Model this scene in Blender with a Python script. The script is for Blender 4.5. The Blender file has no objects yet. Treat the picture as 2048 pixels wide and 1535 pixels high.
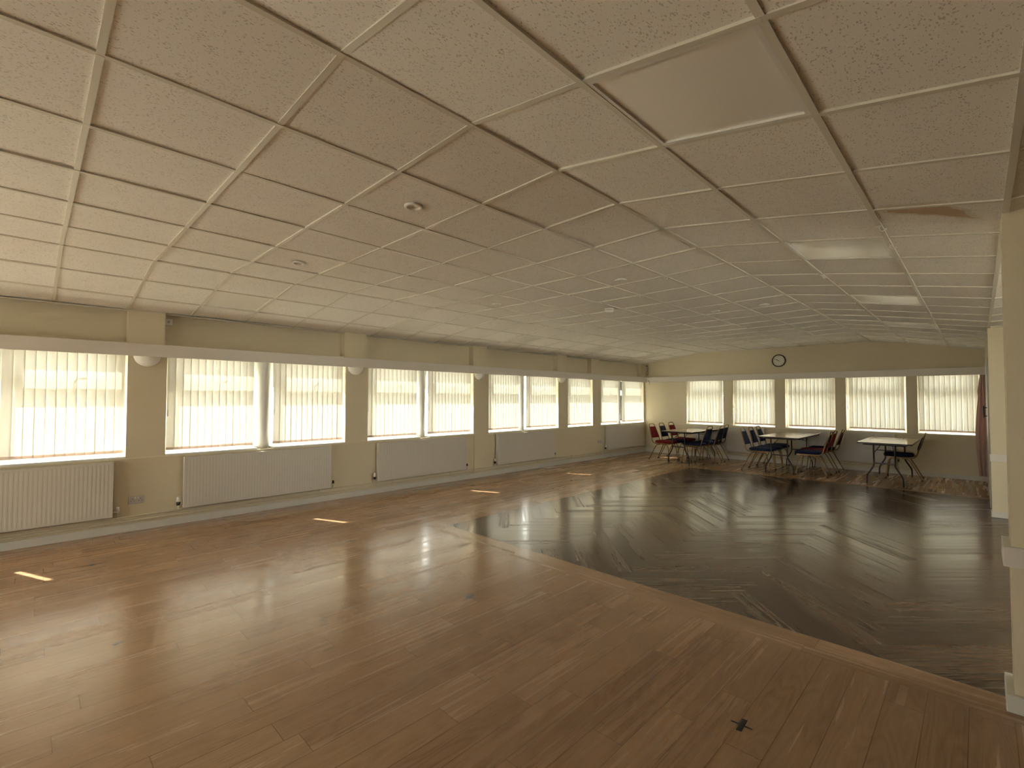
import bpy, bmesh, math, random
from mathutils import Vector, Matrix
PI = math.pi
C = bpy.context.scene.collection
sc = bpy.context.scene
R = random.Random(7)

# ------------------------------------------------------------------ camera
EYE = Vector((0.0, 0.0, 1.496))
YAW, PITCH, ROLL = math.radians(44.55), math.radians(1.72), math.radians(0.171)
cam = bpy.data.cameras.new('camera'); cam_o = bpy.data.objects.new('camera', cam); C.objects.link(cam_o)
fw = Vector((-math.sin(YAW)*math.cos(PITCH), math.cos(YAW)*math.cos(PITCH), math.sin(PITCH)))
rt0 = Vector((math.cos(YAW), math.sin(YAW), 0)); up0 = rt0.cross(fw)
rt = rt0*math.cos(ROLL) + up0*math.sin(ROLL); up = -rt0*math.sin(ROLL) + up0*math.cos(ROLL)
M = Matrix((rt, up, -fw)).transposed().to_4x4(); M.translation = EYE
cam_o.matrix_world = M
cam.sensor_width = 36; cam.lens = 947.6/2048*36; cam.clip_start = 0.02; cam.clip_end = 500
sc.camera = cam_o

# ------------------------------------------------------------------ light
SKY_COL, SKY_STR = (1.0, 0.96, 0.89), 7.0
SUN_COL, SUN_STR = (1.0, 0.91, 0.80), 14.0
SUN_DIR = Vector((1.0, 0.43, -1.0))
w = bpy.data.worlds.new('world'); sc.world = w; w.use_nodes = True
bg = w.node_tree.nodes['Background']; bg.inputs[0].default_value = (*SKY_COL, 1); bg.inputs[1].default_value = SKY_STR
sun = bpy.data.lights.new('sun', 'SUN'); sun.energy = SUN_STR; sun.color = SUN_COL; sun.angle = math.radians(0.5)
sun_o = bpy.data.objects.new('sun', sun); C.objects.link(sun_o)
sun_o.rotation_euler = SUN_DIR.to_track_quat('-Z', 'Y').to_euler(); sun_o.location = (-12, -3, 9)
vs = sc.view_settings; vs.view_transform = 'Standard'; vs.look = 'None'; vs.exposure = 1.04; vs.gamma = 1; vs.use_curve_mapping = False
cy = sc.cycles
cy.max_bounces = 9; cy.diffuse_bounces = 5; cy.glossy_bounces = 4; cy.transmission_bounces = 8; cy.transparent_max_bounces = 16
cy.use_denoising = True; cy.use_adaptive_sampling = True; cy.adaptive_threshold = 0.03; cy.sample_clamp_indirect = 8.0; cy.caustics_reflective = False; cy.caustics_refractive = False

# ------------------------------------------------------------------ materials
def mat(name, col=(.8,.8,.8), rough=.5, metal=0, spec=.5):
    m = bpy.data.materials.new(name); m.use_nodes = True
    b = m.node_tree.nodes['Principled BSDF']
    b.inputs['Base Color'].default_value = (*col, 1); b.inputs['Roughness'].default_value = rough
    b.inputs['Metallic'].default_value = metal; b.inputs['Specular IOR Level'].default_value = spec
    return m
def N(m, t, **kw):
    n = m.node_tree.nodes.new(t)
    for k, v in kw.items(): setattr(n, k, v)
    return n
def L(m, a, b): m.node_tree.links.new(a, b)
def bsdf(m): return m.node_tree.nodes['Principled BSDF']
def math_(m, op, a, b=None, c=None):
    n = N(m, 'ShaderNodeMath', operation=op)
    for i, x in enumerate((a, b, c)):
        if x is None: continue
        if isinstance(x, (int, float)): n.inputs[i].default_value = x
        else: L(m, x, n.inputs[i])
    return n.outputs[0]
def ramp(m, fac, stops):
    n = N(m, 'ShaderNodeValToRGB'); L(m, fac, n.inputs[0]); e = n.color_ramp.elements
    while len(e) < len(stops): e.new(.5)
    for k, (p, c) in enumerate(stops): e[k].position = p; e[k].color = (*c, 1) if len(c) == 3 else c
    return n.outputs[0]
def mixc(m, fac, a, b, blend='MIX'):
    n = N(m, 'ShaderNodeMix', data_type='RGBA', blend_type=blend)
    for i, x in ((0, fac), (6, a), (7, b)):
        if isinstance(x, (int, float)): n.inputs[i].default_value = x
        elif isinstance(x, tuple): n.inputs[i].default_value = (*x, 1)
        else: L(m, x, n.inputs[i])
    return n.outputs[2]
def bump(m, h, strength=.3, dist=.01):
    b = N(m, 'ShaderNodeBump'); b.inputs['Strength'].default_value = strength; b.inputs['Distance'].default_value = dist
    L(m, h, b.inputs['Height']); L(m, b.outputs[0], bsdf(m).inputs['Normal'])
def objco(m): return N(m, 'ShaderNodeTexCoord').outputs['Object']
def noise(m, co, scale, detail=3, rough=.5, dim='3D'):
    n = N(m, 'ShaderNodeTexNoise'); n.inputs['Scale'].default_value = scale; n.inputs['Detail'].default_value = detail
    n.inputs['Roughness'].default_value = rough; L(m, co, n.inputs['Vector']); return n.outputs[0]

def plaster(name, col, rough=.6, b=.15):
    m = mat(name, col, rough); co = objco(m)
    n1 = noise(m, co, 1.3, 3); c = mixc(m, n1, tuple(x*.94 for x in col), tuple(min(1, x*1.04) for x in col)); L(m, c, bsdf(m).inputs['Base Color'])
    bump(m, noise(m, co, 90, 4, .6), b, .004); return m
CREAM = plaster('cream_paint', (.69, .612, .445), .55)
CREAMGL = plaster('cream_gloss_paint', (.78, .69, .49), .3, .05)
PELMET = mat('white_gloss_paint', (.70, .655, .60), .32)
SKIRT = plaster('skirting_paint', (.66, .64, .58), .35, .08)
WHITE = mat('white_plastic', (.78, .77, .73), .3)
UPVC = mat('white_window_frame', (.80, .80, .77), .3)
RADM = mat('radiator_enamel', (.62, .585, .52), .35)
PIPEM = mat('painted_pipe', (.66, .60, .44), .35)
BLACK = mat('black_plastic', (.012, .012, .013), .4)
DARK = mat('dark_metal', (.022, .012, .009), .35, .4)
GOLD = mat('bronze_tube', (.22, .13, .05), .34, .5)
SILVER = mat('silver_metal', (.6, .58, .55), .3, .9)
RUBBER = mat('rubber', (.03, .025, .02), .7)
TAPE_B = mat('black_tape', (.006, .006, .007), .45)
TAPE_G = mat('grey_tape', (.19, .18, .19), .5)
TAPE_W = mat('white_tape', (.45, .45, .44), .5)
OPAL = mat('opal_diffuser', (.95, .93, .87), .2, 0, .9)
BOWL = mat('ceramic_bowl', (.88, .85, .78), .3)
TILEBAR = mat('ceiling_bar', (.72, .69, .60), .4)
CONC = mat('outside_paving', (.68, .66, .60), .8)
BRICK = mat('outer_render', (.5, .45, .38), .8)
def fabric(name, col):
    m = mat(name, col, .85, 0, .2); co = objco(m)
    c = mixc(m, noise(m, co, 220, 2), tuple(x*.6 for x in col), tuple(x*1.4 for x in col)); L(m, c, bsdf(m).inputs['Base Color'])
    bump(m, noise(m, co, 500, 1), .3, .002); return m
RED = fabric('red_fabric', (.20, .012, .016)); BLUE = fabric('navy_fabric', (.012, .018, .058)); PLUM = fabric('maroon_fabric', (.075, .02, .022))

def wood(name, stops, L_, W_, rough, seam=.45, grain=1.0):
    m = mat(name, rough=rough); uv = N(m, 'ShaderNodeUVMap', uv_map='UVMap').outputs[0]
    at = N(m, 'ShaderNodeAttribute', attribute_name='plank'); rnd = at.outputs['Color']
    sep = N(m, 'ShaderNodeSeparateXYZ'); L(m, uv, sep.inputs[0]); u, v = sep.outputs[0], sep.outputs[1]
    sr = N(m, 'ShaderNodeSeparateXYZ'); L(m, rnd, sr.inputs[0]); r1, r2, r3 = sr.outputs
    def co(su, sv, k):
        cb = N(m, 'ShaderNodeCombineXYZ')
        L(m, math_(m, 'MULTIPLY_ADD', u, su, math_(m, 'MULTIPLY', r1, 37.0*k)), cb.inputs[0])
        L(m, math_(m, 'MULTIPLY_ADD', v, sv, math_(m, 'MULTIPLY', r2, 53.0*k)), cb.inputs[1])
        L(m, math_(m, 'MULTIPLY', r3, 11.0*k), cb.inputs[2]); return cb.outputs[0]
    n1 = N(m, 'ShaderNodeTexNoise'); L(m, co(1.0, 26, 1), n1.inputs['Vector']); n1.inputs['Scale'].default_value = 1; n1.inputs['Detail'].default_value = 4; n1.inputs['Distortion'].default_value = .25
    n2 = N(m, 'ShaderNodeTexNoise'); L(m, co(7, 170, 2), n2.inputs['Vector']); n2.inputs['Scale'].default_value = 1; n2.inputs['Detail'].default_value = 3
    wv = N(m, 'ShaderNodeTexNoise'); L(m, co(.9, 5, 3), wv.inputs['Vector']); wv.inputs['Scale'].default_value = 1; wv.inputs['Detail'].default_value = 2
    rings = math_(m, 'FRACT', math_(m, 'MULTIPLY', wv.outputs[0], 16.0))
    rings = math_(m, 'ABSOLUTE', math_(m, 'MULTIPLY_ADD', rings, 2.0, -1.0))
    g = math_(m, 'ADD', math_(m, 'MULTIPLY_ADD', n1.outputs[0], .34, .09), math_(m, 'ADD', math_(m, 'MULTIPLY', n2.outputs[0], .28*grain), math_(m, 'MULTIPLY', rings, .14*grain)))
    g = math_(m, 'ADD', g, math_(m, 'MULTIPLY_ADD', r1, .24, -.12))
    col = ramp(m, g, stops)
    # knots
    vo = N(m, 'ShaderNodeTexVoronoi'); L(m, co(1.1, 4.5, 1), vo.inputs['Vector']); vo.inputs['Scale'].default_value = 1.0
    kn = math_(m, 'LESS_THAN', vo.outputs['Distance'], .055)
    col = mixc(m, math_(m, 'MULTIPLY', kn, .45), col, tuple(x*.5 for x in stops[0][1]))
    # seams
    e1 = math_(m, 'MINIMUM', v, math_(m, 'SUBTRACT', W_, v)); e2 = math_(m, 'MINIMUM', u, math_(m, 'SUBTRACT', L_, u))
    sm = math_(m, 'LESS_THAN', math_(m, 'MINIMUM', e1, e2), .0018)
    col = mixc(m, math_(m, 'MULTIPLY', sm, seam), col, tuple(x*.25 for x in stops[0][1]))
    L(m, col, bsdf(m).inputs['Base Color'])
    bsdf(m).inputs['Specular IOR Level'].default_value = .75
    rr = math_(m, 'ADD', math_(m, 'MULTIPLY_ADD', n1.outputs[0], .30, rough-.15), math_(m, 'MULTIPLY_ADD', r2, .10, -.05)); L(m, rr, bsdf(m).inputs['Roughness'])
    hgt = math_(m, 'SUBTRACT', math_(m, 'MULTIPLY', n2.outputs[0], .35), math_(m, 'ADD', sm, math_(m, 'MULTIPLY', n1.outputs[0], .6)))
    bump(m, hgt, .10, .0014)
    return m
PL, PW = 1.22, .152
OAK = wood('light_oak_plank', [(.22, (.27, .155, .08)), (.42, (.37, .225, .122)), (.60, (.43, .272, .155)), (.82, (.465, .305, .185))], PL, PW, .23, .6)
WALNUT = wood('dark_walnut_plank', [(.22, (.052, .029, .017)), (.42, (.085, .052, .033)), (.60, (.125, .08, .053)), (.82, (.17, .115, .078))], PL, PW, .22, .85)

def tile_mat():
    m = mat('fissured_ceiling_tile', (.74, .70, .64), .9, 0, .15); co = objco(m)
    base = mixc(m, noise(m, co, .9, 2), (.89, .87, .82), (.94, .92, .87))
    mp = N(m, 'ShaderNodeMapping'); mp.inputs['Scale'].default_value = (1.0, .55, 1); L(m, co, mp.inputs['Vector'])
    wob = N(m, 'ShaderNodeTexNoise'); wob.inputs['Scale'].default_value = 60; L(m, mp.outputs[0], wob.inputs['Vector'])
    v2 = N(m, 'ShaderNodeMix', data_type='VECTOR'); v2.inputs[0].default_value = .018; L(m, mp.outputs[0], v2.inputs[4]); L(m, wob.outputs[1], v2.inputs[5])
    vo = N(m, 'ShaderNodeTexVoronoi'); vo.inputs['Scale'].default_value = 125; L(m, v2.outputs[1], vo.inputs['Vector'])
    big = noise(m, co, 14, 3)
    th = math_(m, 'MULTIPLY_ADD', big, .40, .07)
    pit = math_(m, 'LESS_THAN', vo.outputs['Distance'], th)
    sepc = N(m, 'ShaderNodeSeparateColor'); L(m, vo.outputs['Color'], sepc.inputs[0])
    pit = math_(m, 'MULTIPLY', pit, math_(m, 'GREATER_THAN', sepc.outputs[0], .25))
    fine = math_(m, 'GREATER_THAN', noise(m, co, 420, 1), .64)
    pit2 = math_(m, 'MAXIMUM', pit, math_(m, 'MULTIPLY', fine, .45))
    col = mixc(m, math_(m, 'MULTIPLY', pit2, .5), base, (.34, .30, .25))
    # brown water stain with its own ragged outline
    sx = N(m, 'ShaderNodeSeparateXYZ'); L(m, co, sx.inputs[0])
    nn = noise(m, co, 9, 4)
    X, Y = sx.outputs[0], sx.outputs[1]; wob2 = math_(m, 'MULTIPLY_ADD', nn, .12, -.06)
    low = math_(m, 'SUBTRACT', math_(m, 'ADD', math_(m, 'MULTIPLY_ADD', X, .62, 3.235+.31*.62), wob2), Y)
    right = math_(m, 'SUBTRACT', math_(m, 'ADD', math_(m, 'MULTIPLY_ADD', Y, .35, -.10-3.145*.35), wob2), X)
    left = math_(m, 'ADD', math_(m, 'SUBTRACT', X, -.33), math_(m, 'MULTIPLY', wob2, .4))
    dd = math_(m, 'MINIMUM', math_(m, 'MINIMUM', low, right), left)
    inside = math_(m, 'MULTIPLY', math_(m, 'GREATER_THAN', dd, .0), math_(m, 'GREATER_THAN', Y, 3.144))
    halo = math_(m, 'MULTIPLY', math_(m, 'GREATER_THAN', dd, -.025), math_(m, 'GREATER_THAN', Y, 3.09))
    col = mixc(m, math_(m, 'MULTIPLY', halo, .3), col, (.55, .44, .26))
    col = mixc(m, math_(m, 'MULTIPLY', inside, .75), col, (.56, .38, .22))
    L(m, col, bsdf(m).inputs['Base Color'])
    bump(m, math_(m, 'MULTIPLY', pit, -1.0), .6, .004)
    return m
TILE = tile_mat()

def slat_mat():
    m = bpy.data.materials.new('blind_fabric'); m.use_nodes = True; nt = m.node_tree; nt.nodes.clear()
    out = N(m, 'ShaderNodeOutputMaterial'); mix = N(m, 'ShaderNodeMixShader'); mix.inputs[0].default_value = .112
    di = N(m, 'ShaderNodeBsdfDiffuse'); tr = N(m, 'ShaderNodeBsdfTranslucent')
    co = objco(m); n = noise(m, co, 260, 2)
    L(m, mixc(m, n, (.80, .775, .67), (.90, .88, .79)), di.inputs[0]); L(m, mixc(m, n, (.76, .74, .64), (.90, .88, .79)), tr.inputs[0])
    L(m, di.outputs[0], mix.inputs[1]); L(m, tr.outputs[0], mix.inputs[2]); L(m, mix.outputs[0], out.inputs[0]); return m
SLAT = slat_mat()
def hem_mat():
    m = bpy.data.materials.new('blind_hem'); m.use_nodes = True; nt = m.node_tree; nt.nodes.clear()
    out = N(m, 'ShaderNodeOutputMaterial'); mix = N(m, 'ShaderNodeMixShader'); mix.inputs[0].default_value = .22
    di = N(m, 'ShaderNodeBsdfDiffuse'); tr = N(m, 'ShaderNodeBsdfTranslucent')
    di.inputs[0].default_value = (.62, .52, .44, 1); tr.inputs[0].default_value = (.70, .56, .48, 1)
    L(m, di.outputs[0], mix.inputs[1]); L(m, tr.outputs[0], mix.inputs[2]); L(m, mix.outputs[0], out.inputs[0]); return m
HEM = hem_mat()
def curtain_mat():
    m = bpy.data.materials.new('pink_curtain'); m.use_nodes = True; nt = m.node_tree; nt.nodes.clear()
    out = N(m, 'ShaderNodeOutputMaterial'); mix = N(m, 'ShaderNodeMixShader'); mix.inputs[0].default_value = .3
    di = N(m, 'ShaderNodeBsdfDiffuse'); tr = N(m, 'ShaderNodeBsdfTranslucent')
    di.inputs[0].default_value = (.66, .49, .45, 1); tr.inputs[0].default_value = (.80, .55, .56, 1)
    L(m, di.outputs[0], mix.inputs[1]); L(m, tr.outputs[0], mix.inputs[2]); L(m, mix.outputs[0], out.inputs[0]); return m
CURT = curtain_mat()
def glass_mat():
    m = bpy.data.materials.new('window_glass'); m.use_nodes = True; nt = m.node_tree; nt.nodes.clear()
    out = N(m, 'ShaderNodeOutputMaterial'); mix = N(m, 'ShaderNodeMixShader')
    t = N(m, 'ShaderNodeBsdfTransparent'); t.inputs[0].default_value = (.96, .98, .96, 1); g = N(m, 'ShaderNodeBsdfGlossy'); g.inputs['Roughness'].default_value = .02
    f = N(m, 'ShaderNodeFresnel'); f.inputs[0].default_value = 1.25; L(m, f.outputs[0], mix.inputs[0])
    L(m, t.outputs[0], mix.inputs[1]); L(m, g.outputs[0], mix.inputs[2]); L(m, mix.outputs[0], out.inputs[0]); return m
GLASS = glass_mat()
def top_mat():
    m = mat('beige_laminate', (.52, .43, .32), .16); co = objco(m)
    mp = N(m, 'ShaderNodeMapping'); mp.inputs['Scale'].default_value = (30, 2.5, 1); L(m, co, mp.inputs[0])
    L(m, mixc(m, noise(m, mp.outputs[0], 1, 4), (.52, .41, .28), (.64, .53, .40)), bsdf(m).inputs['Base Color']); return m
LAM = top_mat()
EDGE = mat('dark_table_edge', (.035, .02, .014), .4)

# ------------------------------------------------------------------ mesh helpers
class MB:
    def __init__(s): s.v = []; s.f = []; s.sm = []
    def add(s, vs_, fs, smooth=False):
        o = len(s.v); s.v += [tuple(x) for x in vs_]; s.f += [tuple(i+o for i in f) for f in fs]; s.sm += [smooth]*len(fs)
    def box(s, x0, x1, y0, y1, z0, z1):
        s.add([(x0,y0,z0),(x1,y0,z0),(x1,y1,z0),(x0,y1,z0),(x0,y0,z1),(x1,y0,z1),(x1,y1,z1),(x0,y1,z1)],
              [(0,3,2,1),(4,5,6,7),(0,1,5,4),(1,2,6,5),(2,3,7,6),(3,0,4,7)])
    def prism(s, pts, a, b, axis='z'):      # polygon pts extruded along an axis from a to b
        n = len(pts)
        def P(p, t): return {'z': (p[0], p[1], t), 'y': (p[0], t, p[1]), 'x': (t, p[0], p[1])}[axis]
        s.add([P(p, a) for p in pts] + [P(p, b) for p in pts],
              [tuple(range(n))[::-1], tuple(range(n, 2*n))] + [(i, (i+1) % n, (i+1) % n+n, i+n) for i in range(n)])
    def tube(s, path, r, seg=8, cap=True):
        path = [Vector(p) for p in path]; n = len(path); rings = []; prev = None
        for i, p in enumerate(path):
            t = (path[min(i+1, n-1)] - path[max(i-1, 0)]).normalized()
            if prev is None: a = t.orthogonal().normalized()
            else: a = (prev - t*prev.dot(t)).normalized()
            prev = a; b = t.cross(a); rr = r[i] if isinstance(r, (list, tuple)) else r
            rings.append([p + (a*math.cos(2*PI*k/seg) + b*math.sin(2*PI*k/seg))*rr for k in range(seg)])
        vs_ = [v for q in rings for v in q]; fs = [(i*seg+k, i*seg+(k+1) % seg, (i+1)*seg+(k+1) % seg, (i+1)*seg+k) for i in range(n-1) for k in range(seg)]
        s.add(vs_, fs, True)
        if cap: s.add(rings[0], [tuple(range(seg))[::-1]]); s.add(rings[-1], [tuple(range(seg))])
    def lathe(s, prof, center, axis='z', seg=24, a0=0, a1=2*PI):   # prof: (radius, height)
        cx, cy_, cz = center; full = abs(a1-a0-2*PI) < 1e-6; m = seg if full else seg+1; vs_ = []
        for r, h in prof:
            for k in range(m):
                a = a0+(a1-a0)*k/seg; c, s_ = math.cos(a)*r, math.sin(a)*r
                vs_.append({'z': (cx+c, cy_+s_, cz+h), 'x': (cx+h, cy_+c, cz+s_), 'y': (cx+c, cy_+h, cz+s_)}[axis])
        fs = []
        for i in range(len(prof)-1):
            for k in range(seg):
                k2 = (k+1) % m if full else k+1
                fs.append((i*m+k, i*m+k2, (i+1)*m+k2, (i+1)*m+k))
        s.add(vs_, fs, True)
    def sheet(s, rows, smooth=True):
        n = len(rows[0]); s.add([p for r in rows for p in r], [(i*n+k, i*n+k+1, (i+1)*n+k+1, (i+1)*n+k) for i in range(len(rows)-1) for k in range(n-1)], smooth)
    def build(s, name, material, parent=None, bevel=0, fixn=False):
        me = bpy.data.meshes.new(name); me.from_pydata(s.v, [], s.f); me.polygons.foreach_set('use_smooth', s.sm); me.update()
        if fixn:
            b = bmesh.new(); b.from_mesh(me); bmesh.ops.recalc_face_normals(b, faces=b.faces); b.to_mesh(me); b.free()
        o = bpy.data.objects.new(name, me); me.materials.append(material); C.objects.link(o)
        if parent: o.parent = parent
        if bevel:
            md = o.modifiers.new('edge', 'BEVEL'); md.width = bevel; md.segments = 2; md.limit_method = 'ANGLE'
        return o
def smooth_path(pts, it=2):
    pts = [Vector(p) for p in pts]
    for _ in range(it):
        q = [pts[0]]
        for a, b in zip(pts, pts[1:]): q += [a*.75+b*.25, a*.25+b*.75]
        q.append(pts[-1]); pts = q
    return pts
def fillet(pts, r, n=5):
    pts = [Vector(p) for p in pts]; out = [pts[0]]
    for a, b, c in zip(pts, pts[1:], pts[2:]):
        d1 = (a-b); d2 = (c-b); k = min(r, d1.length*.49, d2.length*.49); p, q = b+d1.normalized()*k, b+d2.normalized()*k
        for i in range(n+1):
            t = i/n; out.append(p*(1-t)**2 + b*2*t*(1-t) + q*t*t)
    out.append(pts[-1]); return out
def empty(name, loc=(0,0,0), rz=0):
    o = bpy.data.objects.new(name, None); o.empty_display_size = .1; o.location = loc; o.rotation_euler.z = rz; C.objects.link(o); return o
def tag(o, label=None, cat=None, group=None, kind=None):
    if label: o['label'] = label
    if cat: o['category'] = cat
    if group: o['group'] = group
    if kind: o['kind'] = kind
    return o
def S(o): o['kind'] = 'structure'; return o
def tree(o, parent=None):
    c = o.copy(); C.objects.link(c); c.parent = parent
    for ch in list(o.children): tree(ch, c)
    return c

XW, YB = -6.778, 12.294           # front faces of window wall and end wall
XR, YR = 3.6, -4.9                # unseen sides of the hall
TOP = 2.85
# ------------------------------------------------------------------ floor
def clip(poly, x0, x1, y0, y1):
    for ax, lim, sgn in ((0, x0, 1), (0, x1, -1), (1, y0, 1), (1, y1, -1)):
        out = []
        for i in range(len(poly)):
            a, b = poly[i], poly[(i+1) % len(poly)]
            da, db = (a[ax]-lim)*sgn, (b[ax]-lim)*sgn
            if da >= 0: out.append(a)
            if (da >= 0) != (db >= 0):
                t = da/(da-db); out.append(tuple(a[k]+(b[k]-a[k])*t for k in range(4)))
        poly = out
        if len(poly) < 3: return []
    return poly
def planks_mesh(name, polys, material, z, parent=None):
    vv, ff, uvs, cols = [], [], [], []
    for poly, rnd in polys:
        if len(poly) < 3: continue
        o = len(vv); vv += [(p[0], p[1], z) for p in poly]; ff.append(tuple(range(o, o+len(poly)))); uvs += [(p[2], p[3]) for p in poly]; cols += [rnd]*len(poly)
    me = bpy.data.meshes.new(name); me.from_pydata(vv, [], ff); me.update()
    uvl = me.uv_layers.new(name='UVMap'); ca = me.color_attributes.new('plank', 'FLOAT_COLOR', 'CORNER')
    uvl = me.uv_layers['UVMap']; ca = me.color_attributes['plank']
    for li, lp in enumerate(me.loops): uvl.data[li].uv = uvs[lp.vertex_index]; ca.data[li].color = (*cols[lp.vertex_index], 1)
    b = bmesh.new(); b.from_mesh(me)
    for f in b.faces:
        f.normal_update()
        if f.normal.z < 0: f.normal_flip()
    b.to_mesh(me); b.free()
    o = bpy.data.objects.new(name, me); me.materials.append(material); C.objects.link(o)
    if parent: o.parent = parent
    return o
def rnd3(): return (R.random(), R.random(), R.random())
DX0, DX1, DY0, DY1 = -4.48, 1.6, 3.49, 10.12   # herringbone area
BW = .25                                       # border: one wide plank and a narrow one
rects = [(XW, XR, YR, DY0-BW), (XW, DX0-BW+.1, DY0-BW, DY1+BW-.1), (XW, XR, DY1+BW-.1, YB), (DX1, XR, DY0-BW, DY1+BW-.1)]
polys = []
nx = int((XR-XW)/PW)+2
for i in range(nx):
    x = XW + .03 + (i-1)*PW; off = R.random()*PL
    ny = int((YB-YR)/PL)+3
    for j in range(ny):
        y = YR - PL + off + j*PL; rn = rnd3()
        q = [(x, y, 0, 0), (x+PW, y, 0, PW), (x+PW, y+PL, PL, PW), (x, y+PL, PL, 0)]
        for r_ in rects: polys.append((clip(q, *r_[:2], *r_[2:]), rn))
floor = S(planks_mesh('floor', polys, OAK, 0.0))
polys = []
def strip_x(x0, x1, y0, y1, vo=0):
    x = x0 - R.random()*PL
    while x < x1:
        q = [(x, y0, 0, vo), (x, y0+PW, 0, vo+PW), (x+PL, y0+PW, PL, vo+PW), (x+PL, y0, PL, vo)]
        polys.append((clip(q, x0, x1, y0, y1), rnd3())); x += PL
def strip_y(x0, x1, y0, y1):
    y = y0 - R.random()*PL
    while y < y1:
        q = [(x0, y, 0, 0), (x0+PW, y, 0, PW), (x0+PW, y+PL, PL, PW), (x0, y+PL, PL, 0)]
        polys.append((clip(q, x0, x1, y0, y1), rnd3())); y += PL
strip_x(DX0-PW, DX1, DY0-PW, DY0); strip_x(DX0-PW, DX1, DY0-BW, DY0-PW)
strip_y(DX0-PW, DX0, DY0, DY1); strip_x(DX0-PW, DX1, DY1, DY1+BW-.1)
bo = planks_mesh('border_strip', polys, OAK, 0.0, floor)
polys = []
c45 = math.cos(PI/4)
OX, OY = -3.88, 3.70
def place(u0, v0, du, dv, along_u):
    pts = [(u0, v0), (u0+du, v0), (u0+du, v0+dv), (u0, v0+dv)]
    q = []
    for (a, b) in pts:
        X = OX + (a-b)*c45; Y = OY + (a+b)*c45
        q.append((X, Y, (a-u0) if along_u else (b-v0), (b-v0) if along_u else (a-u0)))
    return q
for t in range(-8, 10):
    for k in range(-60, 80):
        a0, b0 = k*PW + t*PL, k*PW - t*PL
        for q in (place(a0, b0, PL, PW, True), place(a0-PW, b0, PW, PL, False)):
            if max(p[0] for p in q) < DX0 or min(p[0] for p in q) > DX1 or max(p[1] for p in q) < DY0 or min(p[1] for p in q) > DY1: continue
            polys.append((clip(q, DX0, DX1, DY0, DY1), rnd3()))
planks_mesh('dance_floor', polys, WALNUT, 0.0, floor)
m = MB(); m.box(XW-.3, XR+.3, YR-.3, YB+.3, -.2, -.004); m.build('floor_slab', CONC, floor)
m = MB(); m.add([(-60, -60, -.2), (60, -60, -.2), (60, 70, -.2), (-60, 70, -.2)], [(0, 1, 2, 3)]); S(m.build('ground', CONC))

# ------------------------------------------------------------------ ceiling
Y0 = .744
IX = {-3: .112, -2: -.394, -1: -.983, 0: -1.579, 1: -2.181, 2: -2.782, 3: -3.381, 4: -3.959, 5: -4.551, 6: -5.163, 7: -5.737, 8: -6.336}
IZ = {-3: 2.414, -2: 2.507, -1: 2.612, 0: 2.705, 1: 2.696, 2: 2.691, 3: 2.691, 4: 2.688, 5: 2.689, 6: 2.698, 7: 2.621, 8: 2.544}
lines = [(XW-.06, 2.469)] + [(IX[i], IZ[i]) for i in range(8, -4, -1)]
for k in range(1, 7): lines.append((.112+.6*k, 2.414-.004*k))
def czl(x):
    for (x0, z0), (x1, z1) in zip(lines, lines[1:]):
        if x0 <= x <= x1: return z0+(z1-z0)*(x-x0)/(x1-x0)
    return 2.4
ys = [YR] + [Y0+.6*j for j in range(-9, 20) if YR+.1 < Y0+.6*j < YB-.05] + [YB]
LROWS = (1, 5, 9, 13, 17)
def rowj(y): return round((y-Y0)/.6)
tm = MB(); gm = MB()
for a in range(len(lines)-1):
    (x0, z0), (x1, z1) = lines[a], lines[a+1]
    for b in range(len(ys)-1):
        y0_, y1_ = ys[b], ys[b+1]; j = rowj(y0_)
        light = (a in (1, 10)) and j in LROWS
        if light: continue
        tl = R.uniform(-.0025, .003)
        q = []
        for (x, y, z) in ((x0, y0_, z0), (x0, y1_, z0), (x1, y1_, z1), (x1, y0_, z1)):
            q.append((x, y, z+.006+tl+R.uniform(-.0015, .0035)))
        tm.add(q, [(0, 3, 2, 1)])
ceiling = S(tm.build('ceiling', TILE))
bw = .012
for a, (x, z) in enumerate(lines):
    if a == 0: gm.box(x+.0, x+.075, YR, YB, z-.004, z+.002); continue
    sl = .0
    z0 = czl(x-bw); z1 = czl(x+bw)
    e = -.004 if z0 < z and z1 < z else 0
    n = len(ys)
    jit = [R.uniform(-.0015, .0015) for _ in ys]
    for b in range(n-1):
        p = [(x-bw, ys[b], z0+jit[b]), (x+bw, ys[b], z1+jit[b]), (x+bw, ys[b+1], z1+jit[b+1]), (x-bw, ys[b+1], z0+jit[b+1])]
        if e: p = [(q[0], q[1], z-.003+jit[b]) for q in p]
        t = [(q[0], q[1], q[2]+.028) for q in p]
        gm.add(p+t, [(0, 3, 2, 1), (0, 1, 5, 4), (1, 2, 6, 5), (2, 3, 7, 6), (3, 0, 4, 7)])
for y in ys:
    for (x0, z0), (x1, z1) in zip(lines, lines[1:]):
        jz = R.uniform(-.0012, .0012)
        p = [(x0, y-bw, z0+.0006+jz), (x1, y-bw, z1+.0006+jz), (x1, y+bw, z1+.0006+jz), (x0, y+bw, z0+.0006+jz)]
        t = [(q[0], q[1], q[2]+.026) for q in p]
        gm.add(p+t, [(0, 3, 2, 1), (0, 1, 5, 4), (1, 2, 6, 5), (2, 3, 7, 6), (3, 0, 4, 7)])
gm.build('ceiling_grid', TILEBAR, ceiling)
m = MB(); m.box(-7.42, XR+.3, YR-.3, YB+.55, 2.86, 3.0); m.box(-7.42, -7.36, YR-.3, YB+.55, 2.36, 2.86)
m.box(-7.42, -7.06, YR-.3, YB+.55, 2.36, 2.40); m.box(-7.42, XR+.3, YB+.30, YB+.55, 2.36, 2.40)
S(m.build('roof', BRICK))

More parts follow.
